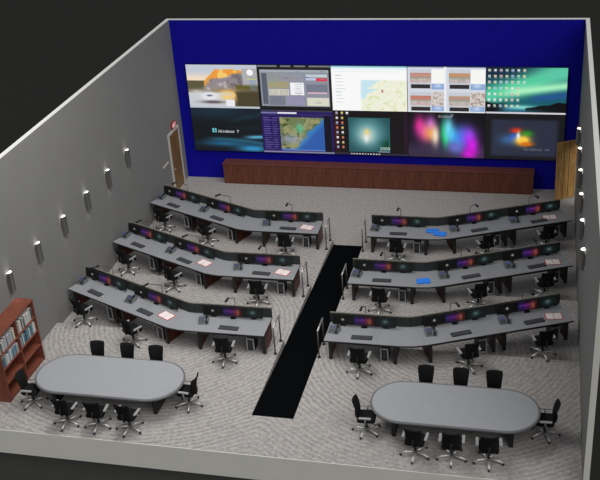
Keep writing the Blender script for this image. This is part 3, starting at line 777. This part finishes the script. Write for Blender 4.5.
# ------------------------------------------------------------------ meeting tables
def make_table(w, d):
    t = empty('meeting_table')
    r = d / 2 - 0.01
    MB().prism(rrect(-w / 2 + 0.055, w / 2 - 0.055, -d / 2 + 0.055, d / 2 - 0.055, r - 0.055, 18), DH - 0.012, DH).build('tabletop', M['table'], t)
    MB().prism(rrect(-w / 2, w / 2, -d / 2, d / 2, r, 18), DH - 0.06, DH - 0.006).build('edge_band', M['bullnose'], t, bevel=0.014)
    for s in (-1, 1):
        x = s * 1.48
        b = MB().box(x - 0.05, x + 0.05, -0.60, 0.60, 0.0, DH - 0.06)
        b.build('pedestal', M['edge'], t, bevel=0.004)
    MB().box(-1.43, 1.43, -0.03, 0.03, 0.25, 0.5).build('stretcher', M['edge'], t)
    return t
Z3 = TH * 3
for cx, cy, w, nm in [(3.34, -16.20, 4.34, 'left'), (12.82, -16.18, 4.32, 'right')]:
    t = make_table(w, 1.87 if nm == 'left' else 1.80); t.location = (cx, cy, Z3)
    tag(t, 'long oval grey meeting table on the %s of the room%s' % (nm, ', beside the bookcase' if nm == 'left' else ''), 'table', 'oval meeting tables')
    ends = [(-2.13, -0.60, -88, 'left end'), (2.28, -0.06, 86, 'right end')] if nm == 'left' else [(-2.20, -0.48, -88, 'left end'), (2.28, 0.03, 92, 'right end')]
    for dx, dy, rz, wn in ends:
        CHR.place((cx + dx, cy + dy, Z3 + .0005), radians(rz), 'black swivel chair at the %s of the %s meeting table' % (wn, nm), 'swivel chairs around the meeting tables', 'chair')
    for i in range(3):
        x = cx - 0.84 + i * 0.90 + (0.02 if nm == 'left' else 0)
        q = ['leftmost', 'middle', 'rightmost'][i]
        CHR.place((x + (0.05 if nm == 'left' else 0), -17.50 if nm == 'left' else -17.40, Z3 + .0005), radians([-6, 2, 5][i] if nm == 'right' else [-2, 4, -6][i]), '%s of three black chairs on the near side of the %s meeting table' % (q, nm), 'swivel chairs around the meeting tables', 'chair')
        CHR.place((x, -15.30 if nm == 'left' else -15.25, Z3 + .0005), radians(180 + [3, -3, 4][i]), '%s of three black chairs on the far side of the %s meeting table' % (q, nm), 'swivel chairs around the meeting tables', 'chair')

# ------------------------------------------------------------------ railings beside the ramp
def make_rail():
    t = empty('hand_rail')
    for y in (0, 0.68):
        MB().tube([(0, y, 0.015), (0, y, 0.90)], 0.020, 10).build('post', M['darksteel'], t)
        MB().tube([(0, y, 0.0), (0, y, 0.05)], [0.055, 0.032], 12).build('foot', M['black'], t)
    MB().tube([(0, 0, 0.89), (0, 0, 0.915)], 0.024, 10).tube([(0, -0.02, 0.905), (0, 0.70, 0.905)], 0.026, 10).build('top_bar', M['steel'], t)
    return t
RL = Proto(make_rail())
for k in (3, 2, 1):
    for x, side in ((7.36, 'left'), (8.68, 'right')):
        RL.place((x, -13.53 + 3.65 * (3 - k), TH * k + .0005), 0, 'short steel handrail, %s edge of the black ramp, %s' % (side, ROWN[k]), 'handrails beside the ramp', 'railing')

# ------------------------------------------------------------------ bookcase on the left
BY0, BY1, BX, BH = -16.87, -14.71, 0.53, 2.10
t = tag(empty('bookcase', (0.003, BY0, Z3 + .0005)), 'tall reddish wooden bookcase of two bays against the left wall', 'bookcase')
L = BY1 - BY0; th = 0.045
MB().box(0, 0.02, 0, L, 0, BH - th).build('back_panel', M['cherry'], t)
for y in (0, L / 2 - th / 2, L - th): MB().box(0.0205, BX, y, y + th, 0.0, BH - th - 0.0005).build('upright', M['cherry'], t)
MB().box(0.0, BX + 0.01, -0.005, L + 0.005, BH - th, BH).build('top_board', M['cherry'], t)
bays = [(th, L / 2 - th / 2), (L / 2 + th / 2, L - th)]
lev = [0.08, 0.58, 1.06, 1.52]
for y0, y1 in bays:
    for z in lev: MB().box(0.0205, BX - 0.01, y0 + .0005, y1 - .0005, z - 0.03, z).build('shelf', M['cherry'], t)
    MB().box(BX - 0.05, BX - 0.02, y0 + .0005, y1 - .0005, 0.0, 0.05 - .0005).build('plinth', M['cherry'], t)
bk = empty('book')
MB().box(0, 0.20, 0.0, 0.05, 0, 0.28).build('cover', M['white'], bk)
MB().box(0.004, 0.195, 0.004, 0.046, 0.28, 0.283).build('pages', M['paper'], bk)
books = {}
BC = [('pale grey', (160, 162, 166)), ('white', (198, 198, 196)), ('teal blue', (70, 108, 124)), ('navy blue', (44, 60, 104)), ('light blue', (120, 146, 164)), ('dark grey', (78, 80, 84)), ('cream', (206, 196, 170))]
bookmats = {nm: pmat('book_' + nm.replace(' ', '_'), rgb(*c), 0.6) for nm, c in BC}
COL.objects.unlink(kids(bk)[0]) if False else None
for o in list(COL.objects):
    if o.parent == bk: bpy.data.objects.remove(o)
bpy.data.objects.remove(bk)
for bi, (y0, y1) in enumerate(bays):
    for li, z in ((3, lev[3]), (2, lev[2])):
        y = y1 - 0.03; i = 0
        while y > y0 + 0.10 and i < 14:
            w = random.choice([0.045, 0.055, 0.065, 0.075]); h = random.uniform(0.27, 0.36); dp = random.uniform(0.20, 0.25)
            if random.random() < 0.10: y -= 0.05
            pal = [0, 1, 0, 1, 5, 4, 6] if li == 3 else [2, 4, 1, 2, 3, 0, 2]
            nm, _ = BC[random.choice(pal)]
            if y - w < y0 + 0.01: break
            o = empty('book', (BX - 0.05 - dp, BY0 + y - w, Z3 + z + .001))
            MB().box(0, dp, 0.0, w - 0.004, 0, h).build('cover', bookmats[nm], o)
            MB().box(0.0, dp - 0.012, 0.005, w - 0.009, h, h + 0.002).build('pages', M['paper'], o)
            tag(o, '%s book, %s from the right, %s shelf of the %s bookcase bay' % (nm, ordn[i] if i else 'first', 'top' if li == 3 else 'second', 'farther' if bi else 'nearer'), 'book', 'books on the bookcase shelves')
            y -= w; i += 1

# ------------------------------------------------------------------ wall sconces
sc = empty('wall_sconce')
MB().box(0.0, 0.03, -0.07, 0.07, 0.1, 0.5).build('backplate', M['steel'], sc)
b = MB(); hc = []
for i in range(9):
    a = -pi / 2 + pi * i / 8; hc.append((0.025 + 0.13 * cos(a), 0.12 * sin(a)))
n = len(hc)
b.add([(x, y, 0.0) for x, y in hc] + [(x, y, 0.62) for x, y in hc] + [(x * 0.9, y * 0.93, 0.0) for x, y in hc] + [(x * 0.9, y * 0.93, 0.62) for x, y in hc],
      [(i, i + 1, n + i + 1, n + i) for i in range(n - 1)] + [(2 * n + i + 1, 2 * n + i, 3 * n + i, 3 * n + i + 1) for i in range(n - 1)]
      + [(n + i, n + i + 1, 3 * n + i + 1, 3 * n + i) for i in range(n - 1)] + [(2 * n + i, 2 * n + i + 1, i + 1, i) for i in range(n - 1)], False)
b.build('shade', M['sconce'], sc)
MB().prism([(x * 0.88, y * 0.9) for x, y in hc], 0.56, 0.60).build('upper_lens', M['glow'], sc)
MB().prism([(x * 0.88, y * 0.9) for x, y in hc], 0.02, 0.05).build('lower_lens', M['glowlow'], sc)
SCN = Proto(sc)
def spot(loc, up, energy):
    l = bpy.data.lights.new('sconce_light', 'SPOT'); l.energy = energy; l.spot_size = radians(95); l.spot_blend = 0.9
    l.shadow_soft_size = 0.05; l.color = (1, 0.96, 0.9)
    o = bpy.data.objects.new('sconce_light', l); COL.objects.link(o); o.location = loc
    o.rotation_euler = (pi if up else 0, 0, 0)
for i in range(6):
    SCN.place((0.002, -5.85 - 1.8 * i, 3.08), 0, '%s steel wall lamp from the video wall, on the left wall' % ordn[i], 'steel lamps on the side walls', 'wall lamp')
    SCN.place((W - 0.002, -2.75 - 1.8 * i, 3.08), pi, '%s steel wall lamp from the video wall, on the right wall' % ordn[i], 'steel lamps on the side walls', 'wall lamp')
    spot((0.12, -5.85 - 1.8 * i, 3.72), True, 1.0); spot((W - 0.12, -2.75 - 1.8 * i, 3.72), True, 1.0)
    spot((0.12, -5.85 - 1.8 * i, 3.06), False, 1.2); spot((W - 0.12, -2.75 - 1.8 * i, 3.06), False, 1.2)

# ------------------------------------------------------------------ exit signs
def exit_sign(loc, rz, label):
    t = tag(empty('exit_sign', loc, rz), label, 'exit sign', 'red exit signs')
    MB().box(-0.20, 0.20, 0.0, 0.06, 0.0, 0.24).build('housing', M['exitdark'], t, bevel=0.004)
    MB().box(-0.185, 0.185, -0.004, -0.0005, 0.015, 0.225).build('face', M['exit'], t)
    GL = {'E': ['111', '100', '111', '100', '111'], 'X': ['101', '101', '010', '101', '101'], 'I': ['111', '010', '010', '010', '111'], 'T': ['111', '010', '010', '010', '010']}
    b = MB(); px = 0.024; x = -0.168
    for ch in 'EXIT':
        for r, row in enumerate(GL[ch]):
            for c, v in enumerate(row):
                if v == '1': b.box(x + c * px, x + (c + 1) * px, -0.008, -0.0045, 0.19 - (r + 1) * px * 1.2, 0.19 - r * px * 1.2)
        x += 0.089
    b.build('lettering', M['lettering'], t)
exit_sign((0.065, -1.05, 2.66), pi / 2, 'red lit exit sign above the closed door in the left wall')
exit_sign((W - 0.065, -1.2, 2.9), -pi / 2, 'red lit exit sign on the right wall by the open door')
tag(MB().box(0.001, 0.03, -2.62, -2.02, 1.50, 1.58).build('wall_rail', M['frame'], bevel=0.004), 'short pale bar fixed to the left wall beside the door', 'wall bar')

# ------------------------------------------------------------------ light
wd = bpy.data.worlds.new('room_ambient'); SC.world = wd; wd.use_nodes = True
bg = wd.node_tree.nodes['Background']; bg.inputs['Color'].default_value = (0.95, 0.97, 1.0, 1); bg.inputs['Strength'].default_value = 0.22
def area(loc, size, energy, rot=(0, 0, 0), col=(1, 0.985, 0.96), sy=None):
    l = bpy.data.lights.new('overhead_light', 'AREA'); l.shape = 'RECTANGLE'; l.size = size; l.size_y = sy or size; l.energy = energy; l.color = col
    o = bpy.data.objects.new('overhead_light', l); COL.objects.link(o); o.location = loc; o.rotation_euler = rot
area((5.5, -14.0, 12.5), 4.0, 800, sy=8.0)
sl = bpy.data.lights.new('sun_light', 'SUN'); sl.energy = 1.4; sl.angle = radians(55); sl.color = (1, 0.985, 0.965)
so = bpy.data.objects.new('sun_light', sl); COL.objects.link(so); so.location = (20, -30, 30)
so.rotation_euler = Vector((0.50, -0.50, 0.75)).to_track_quat('Z', 'Y').to_euler()

# ------------------------------------------------------------------ camera (solved from the photograph)
cam = bpy.data.cameras.new('camera'); co = bpy.data.objects.new('camera', cam); COL.objects.link(co)
co.location = (14.67657679, -37.08885854, 17.25374781)
co.rotation_mode = 'XYZ'
co.rotation_euler = (1.0878549, 0.0649334, 0.2278882)
cam.sensor_fit = 'HORIZONTAL'; cam.sensor_width = 36.0
cam.lens = 1004.3445 * 36.0 / 600.0
cam.clip_start = 0.1; cam.clip_end = 1000
SC.camera = co
SC.view_settings.view_transform = 'Standard'; SC.view_settings.look = 'None'
SC.view_settings.gamma = 1.0; SC.view_settings.exposure = 0.0; SC.view_settings.use_curve_mapping = False
